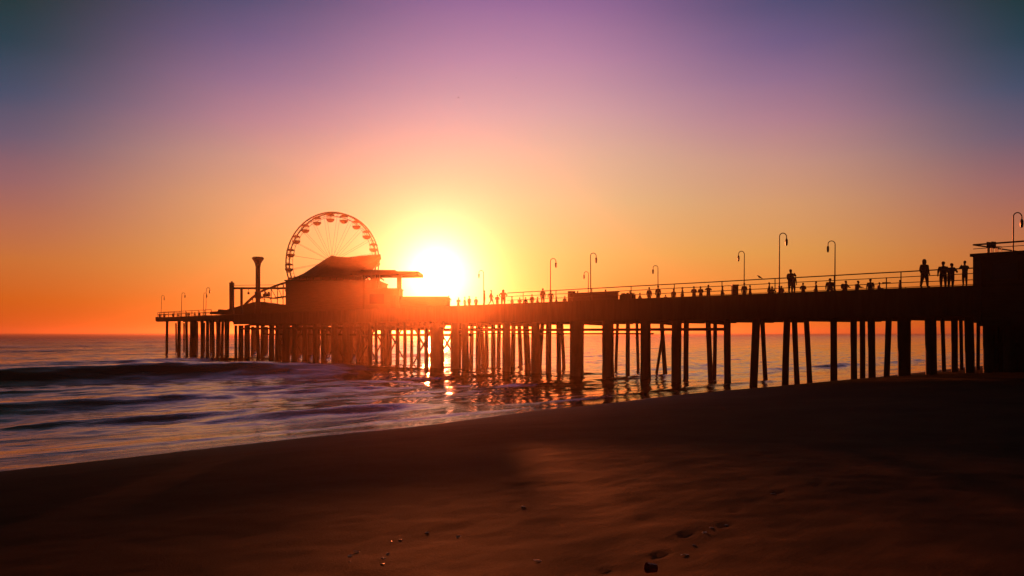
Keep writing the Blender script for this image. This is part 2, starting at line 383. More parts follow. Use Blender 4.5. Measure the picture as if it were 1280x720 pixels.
bz = N2('ShaderNodeMapRange'); L2(sx.outputs[1], bz.inputs[0]); bz.inputs[1].default_value = 4; bz.inputs[2].default_value = 60
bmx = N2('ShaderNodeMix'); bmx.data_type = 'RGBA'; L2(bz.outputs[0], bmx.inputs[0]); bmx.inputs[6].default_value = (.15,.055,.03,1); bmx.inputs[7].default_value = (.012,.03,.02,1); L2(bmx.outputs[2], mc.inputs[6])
L2(mc.outputs[2], p.inputs['Base Color'])
mr = N2('ShaderNodeMapRange'); L2(foam.outputs[0], mr.inputs[0]); mr.inputs[3].default_value = .075; mr.inputs[4].default_value = .6
rd = N2('ShaderNodeMapRange'); L2(sx.outputs[1], rd.inputs[0]); rd.inputs[1].default_value = 90; rd.inputs[2].default_value = 700; rd.inputs[3].default_value = 0; rd.inputs[4].default_value = .3
ra = N2('ShaderNodeMath'); ra.operation = 'ADD'; L2(mr.outputs[0], ra.inputs[0]); L2(rd.outputs[0], ra.inputs[1]); L2(ra.outputs[0], p.inputs['Roughness']); p.inputs['IOR'].default_value = 1.333
w1 = noise2((1.5, 4.2, 1), 4, .55, .2); w2 = noise2((.25, .8, 1), 4, .55, .4)
b1 = N2('ShaderNodeBump'); b1.inputs['Strength'].default_value = .6; b1.inputs['Distance'].default_value = .022; L2(w1, b1.inputs['Height'])
b2 = N2('ShaderNodeBump'); b2.inputs['Strength'].default_value = .6; b2.inputs['Distance'].default_value = .03; L2(w2, b2.inputs['Height']); L2(b1.outputs[0], b2.inputs['Normal'])
w3 = noise2((.05, .2, 1), 5, .6, .4)
b3 = N2('ShaderNodeBump'); fs_ = N2('ShaderNodeMapRange'); L2(sx.outputs[1], fs_.inputs[0]); fs_.inputs[1].default_value = 40; fs_.inputs[2].default_value = 400; fs_.inputs[3].default_value = .08; fs_.inputs[4].default_value = 1; L2(fs_.outputs[0], b3.inputs['Strength'])
b3.inputs['Distance'].default_value = 3.2; L2(w3, b3.inputs['Height']); L2(b2.outputs[0], b3.inputs['Normal'])
L2(b3.outputs[0], p.inputs['Normal'])
us = np.concatenate([-70 - spaced(0, 0, 1, 1.25, 3500)[::-1][:-1], np.arange(-70, 130, .5), 130 + spaced(0, 20, .8, 1.06, 9000)])
vs = np.concatenate([np.arange(-2.6, 62, .22), 62 + spaced(0, 0, .24, 1.018, 7500)])
sea = grid_obj('sea_water', us, vs, sea_h, M['sea']); tag(sea, kind='structure')
print('sea verts', len(sea.data.vertices), 'sand', len(sand.data.vertices))

# ---- haze
hz = MB().box(-9500, 12500, -600, 12500, -6, 26).build('haze', M['iron']); tag(hz, kind='stuff')
hm = bpy.data.materials.new('sea_haze'); hm.use_nodes = True; hn = hm.node_tree; hn.nodes.clear()
ho = hn.nodes.new('ShaderNodeOutputMaterial'); pv = hn.nodes.new('ShaderNodeVolumePrincipled')
pv.inputs['Density'].default_value = .00034; pv.inputs['Color'].default_value = (.97, .60, .36, 1); pv.inputs['Anisotropy'].default_value = .925
hn.links.new(pv.outputs[0], ho.inputs['Volume']); hz.data.materials.clear(); hz.data.materials.append(hm)

# ------------------------------------------------------------------ pier
pier = thing('pier', pw(75, 8, 0), 'long wooden pier on tall piles running from the beach out to sea', 'pier')
s_turn = sw(on_pier(292, 0))[0]; s_plat0 = sw(on_pier(556, 0))[0]; s_end = sw(on_pier(195, 0))[0]
WID = 20.0
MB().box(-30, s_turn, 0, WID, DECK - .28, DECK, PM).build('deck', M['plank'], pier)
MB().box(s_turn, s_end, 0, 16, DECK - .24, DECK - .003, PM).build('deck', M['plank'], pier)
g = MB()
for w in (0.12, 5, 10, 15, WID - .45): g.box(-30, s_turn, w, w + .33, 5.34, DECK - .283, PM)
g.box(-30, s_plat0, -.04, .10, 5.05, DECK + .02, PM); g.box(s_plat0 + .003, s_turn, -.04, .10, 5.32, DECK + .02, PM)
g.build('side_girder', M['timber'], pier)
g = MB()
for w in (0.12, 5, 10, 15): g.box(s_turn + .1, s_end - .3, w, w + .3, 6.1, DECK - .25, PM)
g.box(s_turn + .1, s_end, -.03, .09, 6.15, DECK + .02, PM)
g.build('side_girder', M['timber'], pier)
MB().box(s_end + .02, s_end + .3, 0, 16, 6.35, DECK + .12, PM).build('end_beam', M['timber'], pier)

def pile_mesh(pt, pb, r, mat, parent, name='pile', zt=5.06, zb=-3.2):
    """leaning, slightly uneven post, thicker at its wet foot"""
    a = Vector((pt.x, pt.y, zt)); b = Vector((pb.x, pb.y, zb)); pts = []; rs = []
    bend = Vector((random.uniform(-.05, .05), random.uniform(-.05, .05), 0))
    for k in range(8):
        t_ = k / 7; pts.append(a.lerp(b, t_) + bend * math.sin(t_ * 3.14)); rs.append(r * (1 + .03 * random.uniform(-1, 1)) * (1 if t_ < .5 else 1 + .22 * (t_ - .5) * 2))
    return MB().path(pts, rs, 10).build(name, mat, parent, smooth=True)

# explicit piles of the walkway: top px, bottom px, width px, distance across the pier
PL = [(721,721,16,.7,'c'),(760,761,13.5,.7,'c'),(785,785,5,6,'t'),(807,807,12,.7,'c'),(827,833,5,9,'t'),(846,846,11.5,.7,'c'),(858,858,6,5,'t'),
 (885,889,6,5,'t'),(894,892,4.5,10,'t'),(909,910,8,.7,'c'),(945.5,941,9,.7,'c'),(953,958,5,9,'t'),(984,982,7.5,.7,'t'),(993,998,6,4,'t'),(1008,1013,6,8,'t'),
 (1042,1042,7.5,.7,'t'),(1067,1068,7,.7,'t'),(1078,1078,6,7,'t'),(1089,1090,8,.7,'t'),(1111,1106,6.5,.7,'t'),(1130,1130,14,.7,'c'),(1163,1164,12,.7,'c'),
 (1193,1192,7,5,'t'),(1201,1203,4,12,'t'),(1211,1212,10,.7,'t'),(1223,1223,4,9,'t'),(1236,1236,12,.7,'c'),(1262,1262,14,.7,'c'),(1300,1300,14,.7,'c'),
 (698,698,4.5,6,'t'),(686,686,5.5,2,'t'),(678,674,4,10,'t'),(669.5,669.5,8.5,.7,'c'),(657,660,6,5,'t'),(642,641,4.5,9,'t'),(633,633,8,.7,'c'),(616.5,616.5,4.5,6,'t'),(608,608,4,12,'t'),
 (598,598,5,2,'t'),(590,589,4,9,'t'),(581,582,7,.7,'c'),(568.5,568.5,8,.7,'c'),(546,546,16,.7,'c')]
PL += [(702,705,4,12,'t'),(728,727,4,14,'t'),(772,770,3.5,15,'t'),(796,798,3.5,13,'t'),(649,651,4,14,'t'),(624,623,4,12,'t'),(602,604,4,14,'t'),(575,574,4,10,'t'),(1178,1181,4.5,10,'t')]
used = 0
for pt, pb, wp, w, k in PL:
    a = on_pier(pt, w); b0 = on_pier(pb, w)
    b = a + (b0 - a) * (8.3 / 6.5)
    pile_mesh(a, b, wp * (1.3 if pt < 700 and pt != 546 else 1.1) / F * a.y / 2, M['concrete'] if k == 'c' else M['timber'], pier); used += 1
# the end of the pier
for px, wp, w in [(209,3.2,.6),(224,4.2,.6),(233,3.4,.6),(242,8,.6),(246,3.5,7),(252.5,4,.6),(259.5,4,.6),(266,3.6,.6),(272,4,.6),(278.5,3.6,.6),(285,4,.6),(220,2,12),(230,2,13),(239,3,8),(263,2.6,9),(274.5,3,9),(282,3,9),(255,3,12)]:
    a = on_pier(px, w); pile_mesh(a, a + Vector((random.uniform(-.15,.15), 0, 0)), wp / F * a.y / 2, M['timber'], pier, zt=6.12 if px < 292 else 5.06)
# cap beams under the deck
for px in (721,760,807,846,909,945,984,1042,1067,1089,1130,1163,1211,1236,669,633,581,546):
    s0 = sw(on_pier(px, .7))[0]
    MB().box(s0 - .22, s0 + .22, .2, WID - .6, 4.98, 5.28, PM).build('cap_beam', M['timber'], pier)
# pipes and walers slung under the deck
g = MB(); s0, s1 = sw(on_pier(905, 1.4))[0], sw(on_pier(556, 1.4))[0]
g.tube(pw(s0, 1.4, 4.28), pw(s1, 1.4, 4.28), .12); g.tube(pw(s0 + 8, 2.2, 3.92), pw(s1, 2.2, 3.92), .07)
g.build('utility_pipe', M['steel'], pier)
g = MB()
for a_, b_, w in ((721,760,3),(826,846,8),(885,909,6),(633,669,8),(581,616,8)):
    p0, p1 = on_pier(a_, w), on_pier(b_, w); MB().tube((p0.x, p0.y, 4.9), (p1.x, p1.y, 4.75), .1).build('brace', M['timber'], pier)
p0, p1 = on_pier(829, 7), on_pier(820, 9); MB().tube((p0.x, p0.y, 4.2), (p1.x, p1.y, -.3), .14).build('brace', M['timber'], pier)

# railing of the walkway
r0, r1 = -.2, sw(on_pier(632, 0))[0]
rail = thing('railing', pw((r0 + r1) / 2, .25, DECK), 'thin three bar metal railing along the near edge of the pier deck', 'railing')
for h, rr in ((1.1, .038), (.75, .026), (.38, .026)):
    s_ = []; s = r0
    while s < r1: s_.append(pw(s, .25, DECK + h + random.uniform(-.012, .012))); s += 2.4
    s_.append(pw(r1, .25, DECK + h))
    MB().path(s_, rr, 6).build('rail', M['steel'], rail)
s = r0 + .05
while s < r1:
    MB().tube(pw(s, .25, DECK + .02), pw(s, .25, DECK + 1.1), .035, n=6).build('post', M['steel'], rail); s += 4.75
rail2 = thing('railing', pw((r0 + r1) / 2, WID - .3, DECK), 'thin far side railing of the pier behind the walking people', 'railing')
for h in (1.1, .6):
    MB().tube(pw(r0, WID - .3, DECK + h), pw(r1 - 8, WID - .3, DECK + h), .03, n=6).build('rail', M['steel'], rail2)
s = r0 + 2
while s < r1 - 8:
    MB().tube(pw(s, WID - .3, DECK), pw(s, WID - .3, DECK + 1.1), .035, n=6).build('post', M['steel'], rail2); s += 6
re_ = thing('railing', pw(s_end - 8, .3, DECK), 'low railing around the seaward end of the pier, far left', 'railing')
sa, sb_ = sw(on_pier(262, 0))[0], s_end - .2
for h in (1.0, .55): MB().path([pw(sa, .3, DECK + h), pw(sb_, .3, DECK + h), pw(sb_, 15, DECK + h)], .045, 6).build('rail', M['steel'], re_)
s = sa
while s <= sb_ + .1:
    MB().tube(pw(s, .3, DECK), pw(s, .3, DECK + 1.0), .06, n=6).build('post', M['steel'], re_); s += (sb_ - sa) / 9

# low solid wall on the deck
a, b = sw(on_pier(712, .5))[0], sw(on_pier(771, .5))[0]
lw = thing('low_wall', pw((a + b) / 2, .5, DECK), 'low solid timber wall on the pier deck beside the pair of hooked lamps', 'wall')
MB().box(b, a, .5, .75, DECK, DECK + .68, PM).build('panel', M['wall'], lw, bevel=.02)
MB().box(b - .05, a + .05, .44, .81, DECK + .683, DECK + .76, PM).build('coping', M['timber'], lw)
for px in (714,):
    q = sw(on_pier(px, .6))[0]; MB().box(q - .3, q + .25, .38, .88, DECK, DECK + .98, PM).build('end_pillar', M['timber'], lw, bevel=.02)
c_ = sw(on_pier(791, .5))[0]
bn = thing('planter_box', pw((b + c_) / 2, .5, DECK), 'long low planter box on the pier deck just right of the solid wall', 'planter')
MB().box(c_, b - .3, .5, .9, DECK, DECK + .42, PM).build('trough', M['timber'], bn, bevel=.02)
g = MB()
for k in range(140):
    s = random.uniform(c_ + .1, b - .4); q = pw(s, random.uniform(.55, .85), DECK + .40); d = Vector((random.uniform(-.12,.12), random.uniform(-.12,.12), random.uniform(.08,.24)))
    e = d.cross(Vector((0,0,1))).normalized() * .03
    g.add([q - e, q + e, q + d * .6 + e * 1.3, q + d], [(0,1,2,3)])
g.build('leaves', surf('leaf', (.04,.07,.02), (.09,.12,.04), (9,9,9), .6, .1), bn)

# ------------------------------------------------------------------ amusement platform
plat = thing('pier_platform', pw(s_plat0 + 40, 14, 0), 'wide amusement platform on dense piles under the ferris wheel and pavilion', 'platform')
PW = 27
g = MB().box(s_plat0 - .5, s_turn - .1, WID + .02, PW, DECK - .3, DECK - .005, PM); g.build('deck', M['plank'], plat)
g = MB()
for w in (2.4, 6.4, 12.4, 18, 23, PW - .3): g.box(s_plat0 + .3, s_turn - .3, w, w + .35, 5.3, DECK - .31, PM)
g.build('girder', M['timber'], plat)
n = 0; s_thin = sw(on_pier(505, 0))[0]
GAPS = [292,297.5,305,313,325,336,343.5,354,361.5,371,384,400.5,414.5,441,455.6,466,473.5,492,501.5,510.5,519,528,537.5]
ROWS = (.7, 4.2, 9, 14, 19, 24.5); q_ = 0
for ga, gb in zip(GAPS[:-1], GAPS[1:]):
    gap = 1.3 if gb < 470 else 2.6
    lo, hi = ga + gap, gb - gap; m_ = max(1, round((hi - lo) / 3.6))
    if m_ > 5: m_ = 5
    for i in range(m_):
        w = ROWS[(q_ * 5 + i * 2) % 6] if m_ > 1 else .7
        px = lo + (hi - lo) * (i + .5) / m_; a = on_pier(px, w)
        wd = (hi - lo) / m_ * random.uniform(1.6, 1.95) * (.72 if gb > 488 or gb < 357 else 1) / F * a.y / 2
        lean = random.uniform(-.9, .9) / F * a.y
        pile_mesh(a, a + Vector((lean, 0, 0)), max(.16, wd), M['timber'] if random.random() < .7 else M['concrete'], plat, zt=5.2); n += 1
    q_ += 1
print('platform piles', n)
k = 0; s = s_plat0 + 2.2
while s < s_turn:
    MB().box(s - .2, s + .2, .9, PW - .8, 5.1, 5.297, PM).build('cap_beam', M['timber'], plat); s += 4.35
g = MB(); s = s_plat0 + 2.2; k = 0
s = s_thin
while s < s_turn - 5:
    w = (4.2, 9, 14)[k % 3]
    MB().tube(pw(s, w, 4.9), pw(s + 4.3, w, .2), .11).tube(pw(s, w, .4), pw(s + 4.3, w, 4.8), .11).build('cross_brace', M['timber'], plat); s += 4.35; k += 1
g = MB()
for w, z in ((.5, 4.5), (4.5, 3.6), (9.3, 4.3)): g.box(s_plat0 + 1, s_turn - 1, w, w + .2, z, z + .28, PM)
g.build('waler', M['timber'], plat)

# ---- arcade building
D0 = 128.0
def X(px, D=D0): return (px - 640) / F * D
def Z(py, D=D0): return zof(py, D)
bl = thing('arcade_building', (X(416), D0 + 5, DECK), 'large dark flat roofed pavilion building below the peaked canvas roof', 'building')
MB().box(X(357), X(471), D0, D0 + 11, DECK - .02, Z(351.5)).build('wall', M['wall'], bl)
MB().box(X(356), X(472), D0 - .3, D0 + 11.3, Z(351.5) + .003, Z(350)).build('roof_edge', M['timber'], bl)
# peaked canvas roof on short posts
tn = thing('canvas_pavilion', (X(415), D0 + 6, Z(350)), 'swooping peaked canvas roof on short posts on top of the pavilion building', 'canopy')
def loft(rows, name, mat, parent, thick=.08):
    g = MB(); m_ = len(rows[0]); vs = [v for r in rows for v in r]; fs = []
    for i in range(len(rows) - 1):
        for j in range(m_ - 1): fs.append((i*m_ + j, i*m_ + j + 1, (i+1)*m_ + j + 1, (i+1)*m_ + j))
    g.add(vs, fs); o = g.build(name, mat, parent); md = o.modifiers.new('thick', 'SOLIDIFY'); md.thickness = thick; return o
prof = [(364,346.8,346.8),(376,341.5,346.6),(390,332.5,346.3),(401,325.2,346.2),(411,319.2,346),(420,321,345.8),(432,321.4,345.6),(446,320,344),(452,319.4,339),(460,318.8,331),(467,318.4,324.5),(473,317.6,318.6)]
rows = []
for side in (-1, 1):
    for t_ in ((1, .66, .33) if side < 0 else (0, .33, .66, 1)):
        row = []
        for px, yt, yb in prof:
            y = D0 + 5 + side * t_ * 5.6 * (min(1, (px - 360) / 40) if px < 411 else (1 if px < 448 else max(.15, (476 - px) / 30)))
            zt, zb = Z(yt, D0 + 5), Z(yb, D0)
            row.append((X(px, D0 + 3), y, zt + (zb - zt) * (t_ ** .85)))
        rows.append(row)
loft(rows, 'canvas', M['roof'], tn)
for px in (367,374,383,391,400,412,420,429,437,444,450):
    MB().box(X(px) - .07, X(px) + .07, D0 + .3, D0 + .44, Z(350) + .003, Z(345.2)).build('post', M['timber'], tn)
MB().box(X(366), X(452), D0 + .25, D0 + .5, Z(346.6), Z(345.6)).build('eave_beam', M['timber'], tn)
# ---- flat canopy to the right
fc = thing('flat_canopy', (X(485), D0 - 2, DECK), 'flat slab roof on columns reaching from the pavilion towards the sun', 'canopy')
D1 = D0 - 3.5
MB().box(X(440,D1), X(523,D1), D1, D1 + 7, Z(343.5,D1), Z(339,D1)).build('roof_slab', M['roof'], fc)
MB().box(X(450,D1), X(493,D1), D1 + .5, D1 + 6, Z(339,D1) + .003, Z(337,D1)).build('roof_ridge', M['timber'], fc)
for px, wd in ((454,2.5),(466.5,3.5),(473,1.8),(498.5,5.5)):
    MB().box(X(px - wd/2,D1), X(px + wd/2,D1), D1 + .3, D1 + .8, DECK, Z(343.5,D1) - .003).build('column', M['timber'], fc)
g = MB()
for px, a_, b_ in ((455,344,352),(460,345,350),(466,352,346),(473,346,350)): g.tube((X(px,D1), D1 + .9, Z(a_,D1)), (X(px + 6,D1), D1 + .9, Z(b_,D1)), .09)
g.build('strut', M['timber'], fc)
st = thing('food_stall', (X(484), D0 - 6, DECK), 'boxy snack stall below the flat slab roof', 'stall')
D2 = D0 - 9
MB().box(X(456,D2), X(499,D2), D2, D2 + 4, DECK, Z(361.5,D2)).build('wall', M['wall'], st)
MB().box(X(455,D2), X(500,D2), D2 - .4, D2 + 4.2, Z(361.5,D2) + .003, Z(360.3,D2)).build('roof', M['roof'], st)
MB().box(X(462,D2), X(480,D2), D2 - .05, D2 + .02, DECK + 1, DECK + 2.3).build('serving_hatch', M['glass'], st)
MB().box(X(488,D2), X(495,D2), D2 - .05, D2 + .02, DECK, DECK + 2.1).build('door', M['timber'], st)
D3 = 110
st = thing('ticket_booth', (X(528,D3), D3 + 2, DECK), 'long low flat roofed booth on the deck right under the setting sun', 'booth')
MB().box(X(500,D3), X(559,D3), D3, D3 + 3.4, DECK, Z(372,D3)).build('wall', M['wall'], st)
MB().box(X(499,D3), X(560,D3), D3 - .3, D3 + 3.7, Z(372,D3) + .003, Z(370.6,D3)).build('roof', M['roof'], st)

# ---- low ride buildings on the left
D4 = 137.0
rb = thing('ride_station', (X(312,D4), D4 + 4, DECK), 'low stepped roof ride station left of the big pavilion', 'building')
poly = [(262,393),(263,389.5),(272,389.2),(273,386.5),(283,387.2),(292,384.5),(300,382.2),(309,380),(316,377.6),(330,377.2),(338,379.5),(350,380.2),(360,380.6),(360,393)]
MB().prism([(X(a,D4), max(Z(b,D4), DECK - .01)) for a, b in poly], D4, D4 + 8).build('hall', M['wall'], rb)
tw = thing('drop_tower', (X(322.5,D4), D4 - 2, DECK), 'tall round tower with a flared cap standing left of the ferris wheel', 'tower')
D5 = D4 - 1.5; cx = X(322.5, D5); zt = Z(321, D5)
MB().lathe([(.50, 0), (.46, 1), (.37, 1.4), (.355, zt - DECK - 1.6), (.42, zt - DECK - 1.3), (.48, zt - DECK - 1.0)], (cx, D5, DECK)).build('shaft', M['rust'], tw, smooth=True)
MB().lathe([(.5, -.99), (.62, -.72), (.88, -.34), (.92, -.2), (.80, -.12), (.78, -.04), (.45, 0)], (cx, D5, zt), 18).build('flared_cap', M['rust'], tw)
MB().lathe([(.43, 0), (.5, .06), (.5, .9), (.43, .96)], (cx, D5, DECK + 2.4)).build('ride_car', M['iron'], tw)
gf = thing('portal_frame', (X(300,D5), D5 + 4, DECK), 'tall steel post and crossbeam frame left of the round tower', 'frame')
MB().box(X(286.6,D5), X(291.4,D5), D5, D5 + .6, DECK, Z(353,D5)).box(X(288,D5), X(290,D5), D5 + .2, D5 + .4, Z(353,D5), Z(351.5,D5)).build('corner_post', M['iron'], gf)
MB().box(X(300,D5), X(302.6,D5), D5 + .1, D5 + .4, DECK, Z(361,D5) - .003).build('post', M['iron'], gf)
MB().box(X(291.4,D5), X(357.5,D5), D5 + .05, D5 + .45, Z(361.4,D5), Z(359,D5)).build('crossbeam', M['iron'], gf)
MB().tube((X(289,D5), D5 + .3, Z(356.5,D5)), (X(357,D5), D5 + .3, Z(355.8,D5)), .03).build('cable', M['iron'], gf)
g = MB().tube((X(310.2,D5), D5 + .2, Z(366,D5)), (X(310.2,D5), D5 + .2, Z(361.5,D5)), .03); g.lathe([(.02,-.2),(.16,-.1),(.19,0),(.16,.1),(.02,.2)], (X(310.2,D5), D5 + .2, Z(366.4,D5))); g.build('hanging_ball', M['iron'], gf)
rc = thing('roller_coaster', (X(332,D4), D4 + 10, DECK), 'small roller coaster track on trestle legs between tower and pavilion', 'roller coaster')
D6 = D4 + 4
tr = [(302,384),(308,378),(315,371.5),(322,366),(330,362),(338,359.4),(346,356.2),(353,353.8),(360,352.5),(366,353.5)]
for off in (0, .9):
    pts = [(X(a,D6), D6 + off, Z(b,D6)) for a, b in tr]; MB().path(pts, .11, 6).build('track_rail', M['rust'], rc)
g = MB()
for a, b in tr: g.box(X(a,D6) - .06, X(a,D6) + .06, D6, D6 + .9, Z(b,D6) - .16, Z(b,D6) - .04)
g.build('sleepers', M['rust'], rc)
tr2 = [(324,374),(331,371.5),(338,372.4),(345,373.2),(352,372),(360,371)]
for off in (0, .9): MB().path([(X(a,D6), D6 - 1.5 + off, Z(b,D6)) for a, b in tr2], .1, 6).build('track_rail', M['rust'], rc)
for a, b in tr[1:]:
    MB().tube((X(a,D6), D6 + .45, DECK), (X(a,D6), D6 + .45, Z(b,D6) - .15), .07, n=6).build('trestle_leg', M['iron'], rc)
g = MB()
for (a, b), (c, d) in zip(tr[3:-1], tr[4:]): g.tube((X(a,D6), D6 + .45, Z(b,D6) - .2), (X(c,D6), D6 + .45, Z(375,D6)), .05, n=5)
g.build('trestle_brace', M['iron'], rc)
cr = thing('coaster_train', (X(336,D6), D6 - 1.5, Z(371,D6)), 'short roller coaster train standing on the lower track', 'train')
for k in range(2):
    x0 = X(333.5 + k * 4, D6); zc = Z(371, D6)
    g = MB().prism([(x0 - .22, zc + .02), (x0 + .22, zc + .02), (x0 + .22, zc + .55), (x0 + .1, zc + .75), (x0 - .02, zc + .45), (x0 - .22, zc + .4)], D6 - 1.45, D6 - .65)
    g.build('train_car', M['rust'], cr)

# ------------------------------------------------------------------ ferris wheel
DW = 143.0; hubp = Vector((X(415, DW), DW, Z(327, DW))); RW = 61.0 / F * DW
fw = thing('ferris_wheel', (hubp.x, DW, DECK), 'big ferris wheel with round gondolas rising behind the canvas roof', 'ferris wheel', rz=R(-14))
hz_ = hubp.z - DECK
NG = 20; HW = .55
def circ(r, y, n=96): return [(r * math.cos(2*math.pi*k/n), y, hz_ + r * math.sin(2*math.pi*k/n)) for k in range(n + 1)]
for y in (-HW, HW):
    MB().path(circ(RW, y), .11, 6).build_local('rim', M['steel'], fw)
    MB().path(circ(RW - .62, y), .04, 5).build_local('inner_rim', M['steel'], fw)
g = MB()
for k in range(NG * 3):
    a = 2 * math.pi * k / (NG * 3); c, s = math.cos(a), math.sin(a); c2, s2 = math.cos(a + .05), math.sin(a + .05)
    g.tube((RW*c, -HW, hz_ + RW*s), (RW*c, HW, hz_ + RW*s), .03, n=5)
    g.tube((RW*c, -HW, hz_ + RW*s), ((RW-.62)*c2, -HW, hz_ + (RW-.62)*s2), .025, n=4)
    g.tube((RW*c, HW, hz_ + RW*s), ((RW-.62)*c2, HW, hz_ + (RW-.62)*s2), .025, n=4)
g.build_local('rim_lattice', M['steel'], fw)
for k in range(NG):
    a = 2 * math.pi * (k + .5) / NG; c, s = math.cos(a), math.sin(a)
    g = MB()
    for y in (-HW, HW): g.tube((.3*c, y * .8, hz_ + .3*s), ((RW-.6)*c, y, hz_ + (RW-.6)*s), .02, n=5)
    g.build_local('spoke', M['steel'], fw)
MB().tube((0, -1.0, hz_), (0, 1.0, hz_), .38, n=16).build_local('hub', M['iron'], fw)
for y in (-1.05, 1.05):
    for sx_ in (-1, 1):
        MB().tube((0, y, hz_), (sx_ * 3.6, y * 1.6, 0), .12, .2).build_local('support_leg', M['iron'], fw)
def gondola_parts():
    tub = MB().lathe([(.08, -1.28), (.30, -1.22), (.50, -1.0), (.56, -.78), (.56, -.72), (.5, -.72), (.46, -.9)], n=14)
    um = MB().lathe([(.60, -.16), (.50, -.02), (.28, .12), (.05, .2)], n=14)
    st_ = MB().tube((0,0,-1.2), (0,0,-.1), .035, n=6)
    for k in range(4):
        a = k * 1.57 + .78; st_.tube((.5*math.cos(a), .5*math.sin(a), -.75), (.52*math.cos(a), .52*math.sin(a), -.14), .018, n=4)
    return tub, um, st_
for k in range(NG):
    a = 2 * math.pi * (k + .12) / NG; c, s = math.cos(a), math.sin(a); rg = RW - .25
    if k == 0:
        tub, um, st_ = gondola_parts()
        g0 = bpy.data.objects.new('gondola', None); C.objects.link(g0); g0.parent = fw
        tub.build_local('tub', M['rust'], g0); um.build_local('sunshade', M['roof'], g0); st_.build_local('gondola_frame', M['iron'], g0)
        o = g0
    else:
        o = g0.copy(); C.objects.link(o)
        for ch in g0.children: c2 = ch.copy(); C.objects.link(c2); c2.parent = o
    o.location = (rg * c, 0, hz_ + rg * s); o.scale = (1.2, 1.2, 1.0)

# ------------------------------------------------------------------ terrace building at the beach end
tb = thing('terrace_building', pw(-10, 9, DECK), 'dark two level building with roof terrace at the beach end of the pier', 'building')
s1 = sw(on_pier(1217, -.5))[0]
MB().box(-32, s1, -.6, WID + .4, 4.6, 8.62, PM).build('upper_wall', M['wall'], tb)
MB().box(-32.2, s1 + .12, -.75, WID + .6, 8.623, 8.8, PM).build('roof_terrace', M['timber'], tb)
s2 = sw(on_pier(1236, 1))[0]
MB().box(-32, s2, 1.0, WID, -2, 4.597, PM).build('lower_wall', M['concrete'], tb)
MB().box(-14, s1 - .3, -.64, -.5, 4.4, 4.75, PM).build('ledge', M['timber'], tb)
for k in range(6):
    s = s1 - 1.8 - k * 2.6
    f = MB().box(s - .8, s + .8, -.66, -.59, 7.1, 8.2, PM).build('window', M['timber'], tb)
    MB().box(s - .7, s + .7, -.672, -.662, 7.2, 8.1, PM).build('pane', M['glass'], f)
for k in range(5):
    s = s2 - .35 - k * 3.1
    MB().box(s - .28, s + .28, .72, .997, -2, 4.55, PM).build('pilaster', M['concrete'], tb, bevel=.02)
MB().box(-31, s2 - .1, .62, .717, 3.1, 3.4, PM).build('cross_beam', M['timber'], tb)
MB().box(-31, s1 - .05, -.66, -.603, 6.75, 6.95, PM).build('cornice', M['timber'], tb)
MB().tube(pw(s1 - .5, -.66, 4.6), pw(s1 - .5, -.66, 8.6), .05).build('downpipe', M['steel'], tb)
rt = thing('railing', pw(-10, -.5, 8.8), 'terrace railing on top of the dark building at far right', 'railing')
for h in (.55, .3): MB().tube(pw(s1, -.55, 8.8 + h), pw(-30, -.55, 8.8 + h), .05 if h > .5 else .02, n=6).build('rail', M['timber'], rt)
MB().tube(pw(s1, -.55, 9.35), pw(s1, 14, 9.35), .045, n=6).build('rail', M['timber'], rt)
s = s1 - .9
while s > -28: MB().box(s - .04, s + .04, -.6, -.5, 8.8, 9.33, PM).build('post', M['timber'], rt); s -= 2.1

# ------------------------------------------------------------------ lamps
def lamp_proto(loc, label):
    """hooked street lamp, 4.35 m tall, hook towards local +X"""
    t_ = thing('street_lamp', loc, label, 'street lamp', 'hooked lamps along the pier')
    MB().lathe([(.13,0),(.13,.05),(.09,.1),(.085,.5),(.06,.56)], n=10).build_local('base', M['iron'], t_)
    H = 4.35; r = .27
    MB().tube((0,0,.5), (0,0,H - r), .052, .036, n=8).build_local('pole', M['iron'], t_)
    pts = [(0,0,H - r - .02)] + [(r - r*math.cos(a), 0, H - r + r*math.sin(a)) for a in np.linspace(0, math.pi, 12)] + [(2*r, 0, H - r - .12)]
    MB().path(pts, .034, 7).build_local('hook', M['iron'], t_)
    sh = MB().lathe([(.03,0),(.06,-.04),(.085,-.12),(.10,-.2)], (2*r,0,H - r - .1), 10).build_local('lamp_shade', M['iron'], t_)
    MB().lathe([(.09,0),(.095,-.1),(.075,-.28),(.03,-.34)], (2*r,0,H - r - .302), 10).build_local('globe', M['lampglass'], t_)
    return t_
LAMPS = [ # px, D or None (near edge), right?, scale, label
 (688, None, 1, 4.2/4.35, 'hooked lamp facing right among the people just right of the sun'),
 (738.5, None, 1, 1.0, 'tall hooked lamp facing right above the low solid wall'),
 (974, None, 1, 1.03, 'tallest lamp on the open deck, hook facing right, beside the tall standing person'),
 (930, 78.8, -1, 1, 'left facing lamp just behind the square bin on the pier'),
 (1043.5, 69.9, -1, 1, 'left facing lamp right of the tallest deck lamp'),
 (822.5, 95.6, -1, 1, 'small distant left facing lamp between low wall and square bin'),
 (735.2, 100, -1, .92, 'short distant lamp right beside the tall lamp above the low wall'),
 (604.5, 103, -1, 1, 'faint distant lamp closest to the sun on its right'),
 (1266, 53.4, 1, 1.0, 'lamp rising from behind the roof terrace at the far right edge'),
 (201.3, None, 1, .97, 'outermost lamp on the seaward tip of the pier, leftmost of all'),
 (226.5, None, 1, 1, 'second lamp from the seaward tip of the pier'),
 (254, 156, 1, .95, 'shorter lamp of the close pair left of the portal frame'),
 (257.2, 149, 1, 1.08, 'taller lamp of the close pair left of the portal frame')]
lp0 = None
